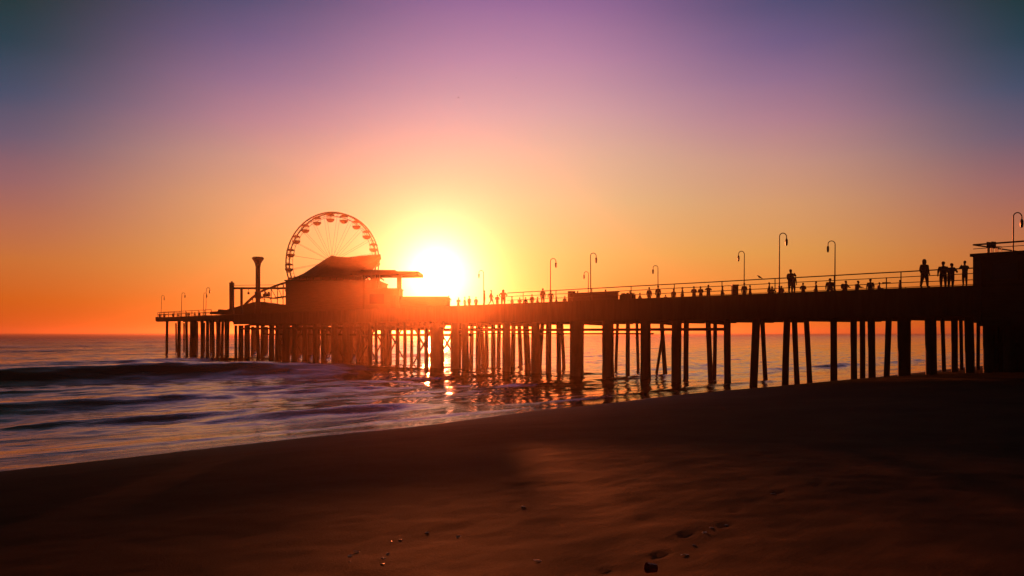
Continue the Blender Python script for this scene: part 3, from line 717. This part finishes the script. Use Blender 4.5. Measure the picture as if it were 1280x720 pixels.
for px, D, rt_, sc, lab in LAMPS:
    w = .55 if D is None else None
    p = on_pier(px, .55) if D is None else at(px, D)
    if lp0 is None: lp0 = lamp_proto((p.x, p.y, DECK), lab); o = lp0
    else: o = copy_tree(lp0); tag(o, lab)
    o.location = (p.x, p.y, DECK); o.scale = (sc, sc, sc)
    o.rotation_euler = (0, R(random.uniform(-.6, .6) if px > 300 else 1.6), (0 if rt_ > 0 else math.pi) + random.uniform(-.25, .25))

# ------------------------------------------------------------------ people
def person(loc, label, pose='stand', h=1.72, rz=0, top='navy', legs='denim', hairlong=False, bulk=1.0, bag=False, group='people on the pier'):
    J = {}
    P = lambda n_, x, y, z, r: J.__setitem__(n_, (Vector((x, y, z)), r))
    P('pelvis',0,0,.93,.155); P('waist',0,0,1.08,.135); P('chest',0,.01,1.30,.165); P('neckb',0,.0,1.44,.08); P('neck',0,-.005,1.50,.055)
    P('head0',0,-.02,1.58,.085); P('head1',0,-.015,1.68,.098); P('head2',0,0,1.74,.06)
    for s, k in ((-1,'L'),(1,'R')):
        P('hip'+k, s*.085,0,.88,.105); P('knee'+k, s*.11,-.01,.49,.062); P('ank'+k, s*.11,.02,.09,.042); P('toe'+k, s*.125,-.14,.035,.035)
        P('sho'+k, s*.19,0,1.39,.062); P('elb'+k, s*.25,.02,1.11,.044); P('wri'+k, s*.25,-.06,.88,.03); P('han'+k, s*.245,-.09,.79,.036)
    def mv(n_, x, y, z): J[n_] = (Vector((x, y, z)), J[n_][1])
    if pose == 'rail':                       # forearms out on the rail
        for s, k in ((-1,'L'),(1,'R')): mv('elb'+k, s*.28,-.14,1.14); mv('wri'+k, s*.16,-.38,1.12); mv('han'+k, s*.10,-.46,1.12)
        for n_ in ('chest','neckb','neck','head0','head1','head2'): J[n_] = (J[n_][0] + Vector((0,-.10,-.03)), J[n_][1])
    if pose == 'photo':                      # both hands up holding a camera
        for s, k in ((-1,'L'),(1,'R')): mv('elb'+k, s*.33,-.10,1.24); mv('wri'+k, s*.12,-.30,1.46); mv('han'+k, s*.06,-.33,1.53)
    if pose == 'hips':
        for s, k in ((-1,'L'),(1,'R')): mv('elb'+k, s*.33,.05,1.15); mv('wri'+k, s*.24,-.08,1.0); mv('han'+k, s*.17,-.12,.99)
    if pose == 'walk':
        mv('kneeL',-.10,-.20,.52); mv('ankL',-.10,-.28,.10); mv('toeL',-.11,-.44,.05); mv('kneeR',.10,.06,.50); mv('ankR',.11,.34,.14); mv('toeR',.12,.24,.035)
        mv('elbL',-.26,.14,1.13); mv('wriL',-.24,.20,.90); mv('hanL',-.23,.20,.82); mv('elbR',.26,-.10,1.13); mv('wriR',.23,-.24,.94); mv('hanR',.22,-.29,.87)
    if pose == 'wide':
        for s, k in ((-1,'L'),(1,'R')): mv('knee'+k, s*.16,-.01,.49); mv('ank'+k, s*.22,.02,.09); mv('toe'+k, s*.25,-.13,.035)
    E = [('pelvis','waist'),('waist','chest'),('chest','neckb'),('neckb','neck'),('neck','head0'),('head0','head1'),('head1','head2')]
    for k in 'LR': E += [('pelvis','hip'+k),('hip'+k,'knee'+k),('knee'+k,'ank'+k),('ank'+k,'toe'+k),('chest','sho'+k),('sho'+k,'elb'+k),('elb'+k,'wri'+k),('wri'+k,'han'+k)]
    names = list(J); idx = {n_: i for i, n_ in enumerate(names)}
    me = bpy.data.meshes.new('skel'); me.from_pydata([J[n_][0] for n_ in names], [(idx[a], idx[b]) for a, b in E], []); me.update()
    ob = bpy.data.objects.new('skel', me); C.objects.link(ob)
    sk = ob.modifiers.new('s', 'SKIN'); sk.use_smooth_shade = True
    lay = me.skin_vertices[0] if me.skin_vertices else None
    if lay is None:
        bm = bmesh.new(); bm.from_mesh(me); bm.verts.layers.skin.verify(); bm.to_mesh(me); bm.free(); lay = me.skin_vertices[0]
    for n_, i in idx.items():
        r = J[n_][1] * (1.0 if n_[:4] in ('head','neck','neckb') else 1.22 if n_ in ('pelvis','waist','chest') else 1.38 if n_[:3] in ('hip','kne','sho','elb','ank') else 1.15); lay.data[i].radius = (r, r * (.8 if n_ in ('pelvis','waist','chest') else 1)); lay.data[i].use_root = (n_ == 'pelvis')
    sb2 = ob.modifiers.new('d', 'SUBSURF'); sb2.levels = 1; sb2.render_levels = 1
    dg = bpy.context.evaluated_depsgraph_get(); dg.update()
    body = bpy.data.meshes.new_from_object(ob.evaluated_get(dg))
    bpy.data.objects.remove(ob)
    body.name = 'person'
    body.materials.clear()
    for mm in (CLOTH[top], CLOTH[legs], M['skin'], M['iron']): body.materials.append(mm)
    for pl in body.polygons:
        c = pl.center; i = 0
        if c.z < .98 and abs(c.x) < .22 and pose != 'x' and not (abs(c.x) > .2 and c.z > .7): i = 1
        if c.z > 1.47: i = 2
        if c.z < .08: i = 3
        pl.material_index = i
    o = bpy.data.objects.new('person', body); C.objects.link(o)
    k = h / 1.78
    o.location = loc; o.scale = (k * bulk, k * bulk, k); o.rotation_euler = (0, 0, rz)
    tag(o, label, 'person', group)
    if bag:
        MB().lathe([(.05,-.24),(.13,-.2),(.15,0),(.14,.16),(.07,.24)], (0, .2, 1.22), 10).build_local('backpack', CLOTH['black'], o, smooth=True)
    hd_ = J['head1'][0]
    g = MB(); 
    prof_ = [(.02,.115),(.06,.10),(.09,.055),(.098,0),(.088,-.05)] if not hairlong else [(.02,.115),(.06,.10),(.095,.05),(.105,-.02),(.108,-.12),(.08,-.24)]
    g.lathe(prof_, (hd_.x, hd_.y + .025, hd_.z), 10)
    hh = g.build_local('hair', M['hair'], o, smooth=True)
    if top != 'white' or True:
        ns = MB().lathe([(.004,.02),(.016,-.01),(.010,-.025)], (hd_.x, hd_.y - .10, hd_.z - .03), 6).build_local('nose', M['skin'], o)
    return o
CLN = list(CLOTH)
PEOPLE = [ # px, top y, pose, height, label, rz, extra
 (1155.5, 321, 'wide', 1.86, 'tallest person standing at the near railing, legs apart', .3, dict(bulk=1.2, top='black', legs='black', hairlong=True)),
 (1179, 327, 'stand', 1.72, 'left one of the two people standing shoulder to shoulder near the dark building', 2.9, dict(bulk=1.25, bag=True, top='olive', legs='black')),
 (1188.5, 328.5, 'rail', 1.66, 'right one of the two people standing shoulder to shoulder near the dark building', 2.2, dict(bulk=1.25, top='navy', legs='black')),
 (1206, 325.5, 'photo', 1.6, 'slim person with elbows out standing alone beside the dark building', 3.1, dict(top='teal', legs='black')),
 (988.3, 336.5, 'photo', 1.74, 'tall person standing at the railing right beside the tallest deck lamp', 2.3, dict(bulk=1.15, bag=True, top='maroon', legs='denim')),
 (991.5, 342, 'stand', 1.6, 'shorter person half hidden behind the tall one beside the tallest lamp', 2.6, dict(top='grey', legs='black')),
 (1037.5, 348, 'wide', 1.7, 'broad person at the far side just left of the left facing lamp', 3.0, dict(bulk=1.35, top='black', legs='denim')),
 (1056, 350.5, 'rail', 1.66, 'left one of two hunched people at the far side right of the left facing lamp', 2.0, dict(bulk=1.25, bag=True, top='maroon', legs='black')),
 (1071, 350.5, 'rail', 1.66, 'right one of two hunched people at the far side right of the left facing lamp', 1.6, dict(bulk=1.25, top='olive', legs='denim')),
 (1088, 348.5, 'stand', 1.7, 'upright person on the far side left of the crossbar signpost', 3.0, dict(bulk=1.2, top='navy', legs='black')),
 (1098, 352.5, 'rail', 1.55, 'small stooping person immediately left of the crossbar signpost', 1.4, dict(top='pink', legs='denim')),
 (961.5, 353, 'walk', 1.6, 'slim person left of the tallest lamp, in front of a broader one', 1.4, dict(top='tan', legs='black')),
 (965, 358, 'hips', 1.45, 'broad shorter person left of the tallest deck lamp', 2.8, dict(bulk=1.3, top='black', legs='black')),
 (930.3, 353.5, 'stand', 1.66, 'person leaning by the pole of the lamp behind the square bin', 3.0, dict(top='navy', legs='black')),
 (937.5, 356.5, 'walk', 1.5, 'small person walking just right of the lamp behind the square bin', 1.6, dict(top='maroon', legs='navy')),
 (867.5, 357.5, 'rail', 1.66, 'leftmost of three people at the far railing left of the square bin', 3.0, dict(top='pink', legs='denim')),
 (876, 357.5, 'rail', 1.66, 'middle one of three people at the far railing left of the square bin', 3.2, dict(top='black', legs='black')),
 (885.5, 356, 'photo', 1.7, 'right one of three people at the far railing left of the square bin', 3.0, dict(top='teal', legs='black')),
 (822.6, 357, 'stand', 1.72, 'person standing by the pole of the small distant left facing lamp', 3.0, dict(top='black', legs='navy')),
 (811.5, 359, 'stand', 1.72, 'upright person between planter box and small distant lamp', 2.7, dict(top='navy', legs='black')),
 (800, 366, 'walk', 1.5, 'small walking person right of the planter box', 1.2, dict(top='maroon', legs='denim')),
 (787.5, 364, 'hips', 1.5, 'stocky person standing behind the right end of the planter box', 1.0, dict(top='olive', legs='black')),
 (832, 369, 'rail', 1.3, 'child at the far railing right of the small distant lamp', 3.0, dict(top='pink', legs='denim')),
 (695.5, 370.5, 'walk', 1.5, 'small person walking right of the lamp near the sun', 1.5, dict(top='tan', legs='black')),
 (688.5, 363, 'hips', 1.75, 'person standing against the pole of the right facing lamp near the sun', 2.9, dict(top='grey', legs='black')),
 (678.5, 360.5, 'stand', 1.75, 'tall slim person just left of the right facing lamp near the sun', 3.0, dict(top='black', legs='navy')),
 (665, 368, 'stand', 1.65, 'distant upright person second to the left of the lamp near the sun', 3.3, dict(top='maroon', legs='black')),
 (649.5, 371.5, 'rail', 1.6, 'small distant person at the far railing, third left of the lamp', 3.0, dict(top='grey', legs='black')),
 (629, 362, 'hips', 1.75, 'broad person in a wide coat, nearest of the group right of the sun', 3.0, dict(bulk=1.35, top='tan', legs='black', hairlong=True)),
 (614, 362.5, 'walk', 1.7, 'walking person between the broad coated person and the sun', 1.5, dict(top='navy', legs='denim')),
 (605.5, 363, 'stand', 1.65, 'thin person directly below the faint lamp beside the sun', 1.5, dict(top='black', legs='black')),
 (586.5, 370, 'stand', 1.65, 'right one of a pair of people in the glare right of the sun', 2.6, dict(top='teal', legs='black')),
 (581, 371, 'walk', 1.6, 'left one of a pair of people in the glare right of the sun', 1.5, dict(top='white', legs='tan')),
 (573, 371.5, 'rail', 1.62, 'person in the glare just below and right of the sun', 3.0, dict(top='grey', legs='black')),
 (561, 369.5, 'hips', 1.62, 'person standing closest below the sun in the glare', 3.0, dict(top='maroon', legs='black')),
 # people in the background crowd
 (1125, 350, 'walk', 1.66, 'lone walking person between the crossbar signpost and the tallest person', 1.5, dict(top='olive', legs='black')),
 (1020, 352, 'walk', 1.6, 'walking person halfway between the tallest lamp and the lamp right of it', 4.6, dict(top='grey', legs='black')),
 (1004, 353, 'rail', 1.62, 'stooping person right behind the tall one beside the tallest lamp', 3.0, dict(top='navy', legs='black')),
 (977, 357, 'rail', 1.5, 'small person at the foot of the tallest deck lamp', 3.0, dict(top='pink', legs='black')),
 (903, 357, 'walk', 1.6, 'walking person between the three at the far railing and the square bin', 1.5, dict(top='black', legs='denim')),
 (853, 359, 'walk', 1.66, 'walking person left of the three people at the far railing', 4.7, dict(top='tan', legs='black')),
 (842, 361, 'stand', 1.6, 'still person between the child and the walking one to its right', 3.0, dict(top='maroon', legs='black')),
 (757, 362, 'stand', 1.7, 'person behind the right half of the low solid wall', 3.0, dict(top='grey', legs='black')),
 (722, 363.5, 'rail', 1.65, 'person behind the left half of the low solid wall', 3.0, dict(top='black', legs='black')),
 (706, 370, 'stand', 1.6, 'person just left of the low solid wall', 3.0, dict(top='olive', legs='black')),
 (672, 371, 'walk', 1.6, 'small walking person close left of the lamp near the sun', 1.5, dict(top='pink', legs='denim')),
 (657, 371.5, 'stand', 1.6, 'small distant still person, middle of those between the wide coat and the lamp', 3.0, dict(top='black', legs='black')),
 (640, 370, 'walk', 1.65, 'distant walking person just right of the one in the wide coat', 4.7, dict(top='grey', legs='navy')),
 (621.5, 368, 'rail', 1.6, 'stooping person touching the wide coated one on its left', 3.0, dict(top='maroon', legs='black')),
 (595, 371, 'stand', 1.6, 'person in the glare between the pair and the faint lamp', 3.0, dict(top='navy', legs='black')),
 # at the end of the pier
 (199.5, 391, 'rail', 1.7, 'person at the railing on the seaward tip, outermost of all', 3.0, dict(top='maroon', legs='black')),
 (205.5, 391, 'stand', 1.65, 'second person from the seaward tip of the pier', 3.0, dict(top='pink', legs='denim')),
 (216.5, 391, 'hips', 1.65, 'stocky person halfway between the two outermost lamps', 3.0, dict(top='black', legs='black')),
 (222.5, 391.5, 'walk', 1.6, 'walking person just left of the second lamp from the tip', 1.5, dict(top='olive', legs='denim')),
 (233, 391, 'stand', 1.7, 'left one of a couple right of the second lamp from the tip', 3.0, dict(top='maroon', legs='black')),
 (236, 391.5, 'rail', 1.6, 'right one of a couple right of the second lamp from the tip', 3.0, dict(top='grey', legs='black')),
 (243.5, 392, 'walk', 1.6, 'person walking alone on the seaward end of the pier', 1.5, dict(top='tan', legs='denim')),
 (249, 389.5, 'stand', 1.75, 'tall thin person left of the close pair of lamps', 3.0, dict(top='black', legs='black'))]
for px, ty, pose, h, lab, rz, kw in PEOPLE:
    D = (DECK + h - EYE) * F / (416 - ty)
    p = at(px, D); s, w = sw(p); wmax = WID - 1.2 if px > 300 else 14
    if w < .6: p = on_pier(px, .6)
    elif w > wmax: p = on_pier(px, wmax)
    person((p.x, p.y, DECK), lab, pose, h, rz, **kw)
p = on_pier(1242, 1.0); person((p.x, p.y, 8.8), 'person on the roof terrace of the dark building, far right', 'rail', .78 * 1.0 + .2, 3.0, 'black', 'black') if False else None

# terrace chairs seen as dark lumps over the parapet
for px, lab in ((1240, 'left one of two chairs on the roof terrace of the dark building'), (1246, 'right one of two chairs on the roof terrace of the dark building')):
    p = on_pier(px, .9); t_ = thing('chair', (p.x, p.y, 8.8), lab, 'chair', 'terrace chairs', rz=.5)
    MB().box(-.22,.22,-.22,.22,.42,.47).build_local('seat', M['timber'], t_, bevel=.01)
    MB().box(-.22,.22,.18,.22,.473,.8).build_local('backrest', M['timber'], t_, bevel=.01)
    for a in (-.19, .19):
        for b in (-.19, .19): MB().tube((a,b,0), (a,b,.418), .022, n=6).build_local('leg', M['iron'], t_)

# ------------------------------------------------------------------ small things on the deck
D = 74; p = at(918.5, D)
t_ = thing('litter_bin', (p.x, p.y, DECK), 'square litter bin standing on the deck left of a left facing lamp', 'bin')
MB().box(p.x - .24, p.x + .24, p.y - .24, p.y + .24, DECK + .02, DECK + 1.0).build('body', M['timber'], t_, bevel=.02)
MB().box(p.x - .28, p.x + .28, p.y - .28, p.y + .28, DECK + 1.003, DECK + 1.12).build('lid', M['iron'], t_, bevel=.02)
p = on_pier(1108, 1.2)
t_ = thing('signpost', (p.x, p.y, DECK), 'thin signpost with a short crossbar on the right part of the deck', 'sign')
MB().tube((p.x, p.y, DECK), (p.x, p.y, DECK + .85), .04).build('post', M['iron'], t_)
MB().box(p.x - .28, p.x + .28, p.y - .03, p.y + .03, DECK + .42, DECK + .52).build('crossbar', M['timber'], t_)

def gull(loc, label, flying=True, rz=0, sc=1, group='gulls'):
    t_ = thing('seagull', loc, label, 'bird', group, rz)
    b = bpy.data.objects.new('x', None)
    g = MB()
    prof_ = [(-.24,.005,.0),(-.18,.03,.0),(-.08,.065,0),(.04,.075,.0),(.13,.05,.01),(.17,.038,.03),(.205,.038,.04),(.235,.02,.035)]
    g.path([(x, 0, z) for x, r, z in prof_], [r for x, r, z in prof_], 8)
    tag(g.build_local('body', M['feather'], t_, smooth=True))
    MB().tube((.232,0,.032), (.28,0,.022), .011, .003, n=5).build_local('beak', M['beak'], t_)
    for s in (-1, 1):
        g = MB()
        if flying:
            up = [(.07, .04*s, .02), (.10, .26*s, .12), (.04, .52*s, .10), (-.06, .66*s, .06)]; dn = [(-.08, .04*s, .02), (-.04, .26*s, .12), (-.05, .50*s, .10), (-.075, .66*s, .06)]
        else:
            up = [(.09, .055*s, .05), (.0, .07*s, .055), (-.12, .05*s, .04), (-.26, .01*s, .03)]; dn = [(.09, .06*s, -.02), (.0, .078*s, -.03), (-.12, .055*s, -.01), (-.26, .012*s, .015)]
        vs_ = up + dn; n_ = 4; fs_ = [(i, i+1, n_+i+1, n_+i) for i in range(3)]
        vs2 = [(x, y, z - .012) for x, y, z in vs_]; g.add(vs_ + vs2, fs_ + [tuple(k + 8 for k in f[::-1]) for f in fs_] + [(0,4,12,8),(3,7,15,11)] + [(i, i+1, 9+i, 8+i) for i in range(3)] + [(4+i, 5+i, 13+i, 12+i) for i in range(3)])
        g.build_local('wing', M['feather'], t_)
    g = MB().path([(-.2,0,0), (-.30,0,.0)], [.03,.035], 6); g.build_local('tail', M['feather'], t_)
    if not flying:
        for s in (-1, 1): MB().tube((.02,.025*s,-.06), (.02,.03*s,-.15), .007, n=4).build_local('leg', M['beak'], t_)
    t_.scale = (sc,)*3
    return t_
b = gull(at(573, 230, Z(122, 230)), 'nearer gull flying high in the pink sky above the sun', True, R(25), .95); b.rotation_euler = (R(20), R(-10), R(20))
b = gull(at(645.5, 330, Z(97, 330)), 'fainter distant gull flying highest in the sky', True, R(-30), .9); b.rotation_euler = (R(12), 0, R(-30))
p = on_pier(949.5, .25); gull((p.x, p.y, DECK + 1.1 + .185), 'gull perched on the top rail between bin and tallest lamp', False, 2.4, .9).rotation_euler = (0, R(-30), 2.4)

# ------------------------------------------------------------------ small finds on the sand
from mathutils.bvhtree import BVHTree
dg = bpy.context.evaluated_depsgraph_get()
bvh = BVHTree.FromObject(sand, dg)
def ground(px, py):
    d = Vector(((px - 640) / F, 1, (416 - py) / F)).normalized(); h = bvh.ray_cast(Vector((0, 0, EYE)), d); return h[0]
def pebble_mesh(seed, r, flat=.36, n=3):
    bm = bmesh.new(); bmesh.ops.create_icosphere(bm, subdivisions=2, radius=r); rr = random.Random(seed)
    ax = Vector((rr.uniform(.8,1.3), rr.uniform(.6,.95), flat))
    for v in bm.verts: v.co = Vector((v.co.x*ax.x, v.co.y*ax.y, v.co.z*ax.z)) * (1 + .12 * math.sin(v.co.x*90*.02/r + seed) + .07 * rr.uniform(-1, 1))
    me = bpy.data.meshes.new('pebble'); bm.to_mesh(me); bm.free(); me.polygons.foreach_set('use_smooth', [True]*len(me.polygons)); return me
def shell_mesh(seed, r):
    """ribbed scallop-like fan, open side down"""
    bm = bmesh.new(); n, m_ = 15, 5; rows_ = []
    for j in range(m_ + 1):
        row = []
        for i in range(n):
            a = R(-65 + 130 * i / (n - 1)); q = j / m_
            rad = r * 1.6 * q * (1 + .04 * math.cos(i * math.pi)); z = r * .2 * math.sin(min(1, q * 1.05) * math.pi) ** .8 * (.85 + .15 * (i % 2)) * math.cos(a * .9)
            row.append(bm.verts.new((rad * math.sin(a), rad * math.cos(a) - r * .8, max(z, 0) + .001 * (i % 2))))
        rows_.append(row)
    for j in range(m_):
        for i in range(n - 1): bm.faces.new((rows_[j][i], rows_[j][i+1], rows_[j+1][i+1], rows_[j+1][i]))
    bmesh.ops.solidify(bm, geom=bm.faces[:], thickness=r * .06)
    me = bpy.data.meshes.new('shell'); bm.to_mesh(me); bm.free(); return me
FINDS = [('shell',438,695,.032,'pale shell, left one of the small cluster at the bottom of the beach'),
 ('shell',446,690,.026,'upper left shell of the small cluster at the bottom of the beach'),
 ('pebble',437,702,.024,'wet pebble just below the leftmost shell of the cluster'),
 ('shell',485,693,.026,'upper right shell of the small cluster at the bottom of the beach'),
 ('pebble',479,698,.024,'wet pebble in the middle right of the bottom shell cluster'),
 ('shell',478,705,.022,'lowest shell of the small cluster at the bottom of the beach'),
 ('pebble',500,675,.026,'wet pebble above the shell cluster, left of the lone shell'),
 ('pebble',489,677,.022,'wet pebble above the shell cluster, leftmost of the upper two'),
 ('shell',534,666,.03,'lone pale shell right of the shell cluster'),
 ('shell',573,671,.028,'dull shell lying halfway between two lone shells on the beach'),
 ('shell',672,701,.032,'lone pale shell near the bottom centre of the beach'),
 ('pebble',654,634,.04,'dark stone on the middle of the beach'),
 ('pebble',597,572,.05,'dark stone on the sand nearest the water line'),
 ('shell',966,618,.042,'bright lone shell on the dark right part of the beach'),
 ('shell',856,694,.034,'lowest shell in the curved row on the right half of the beach'),
 ('pebble',868,682,.03,'second lowest pebble in the curved row on the right half of the beach'),
 ('shell',880,666,.036,'middle shell in the curved row on the right half of the beach'),
 ('shell',889,660,.03,'second highest shell in the curved row on the right half of the beach'),
 ('pebble',908,657,.032,'highest pebble in the curved row on the right half of the beach')]
for kind, px, py, r, lab in FINDS:
    q = ground(px, py); r *= 1.0 if kind == 'shell' else .7
    me = shell_mesh(px, r) if kind == 'shell' else pebble_mesh(px, r)
    me.materials.append(M[kind]); o = bpy.data.objects.new(kind, me); C.objects.link(o)
    o.location = q + Vector((0, 0, .002 if kind == 'shell' else r * .05)); o.rotation_euler = (random.uniform(-.15,.15), random.uniform(-.15,.15), random.uniform(0, 6.28))
    if kind == 'shell': o.rotation_euler[0] += R(-6); o.location.z += r * .05
    tag(o, lab, kind, 'shells and pebbles on the sand')
q = ground(820, 717)
cup = MB().lathe([(.0,0),(.035,0),(.045,.09),(.043,.09),(.033,.006),(.0,.006)], n=14).build('plastic_cup', M['redplastic'], smooth=False)
cup.location = q + Vector((0, 0, .045)); cup.rotation_euler = (0, R(82), R(200)); tag(cup, 'faded red plastic cup lying on the sand at the bottom edge', 'cup')

# ------------------------------------------------------------------ render
cy = S.cycles
cy.use_denoising = True
try: cy.denoiser = 'OPENIMAGEDENOISE'
except Exception: pass
cy.max_bounces = 6; cy.diffuse_bounces = 2; cy.glossy_bounces = 3; cy.volume_bounces = 0; cy.transparent_max_bounces = 4
cy.sample_clamp_indirect = 6; cy.caustics_reflective = False; cy.caustics_refractive = False
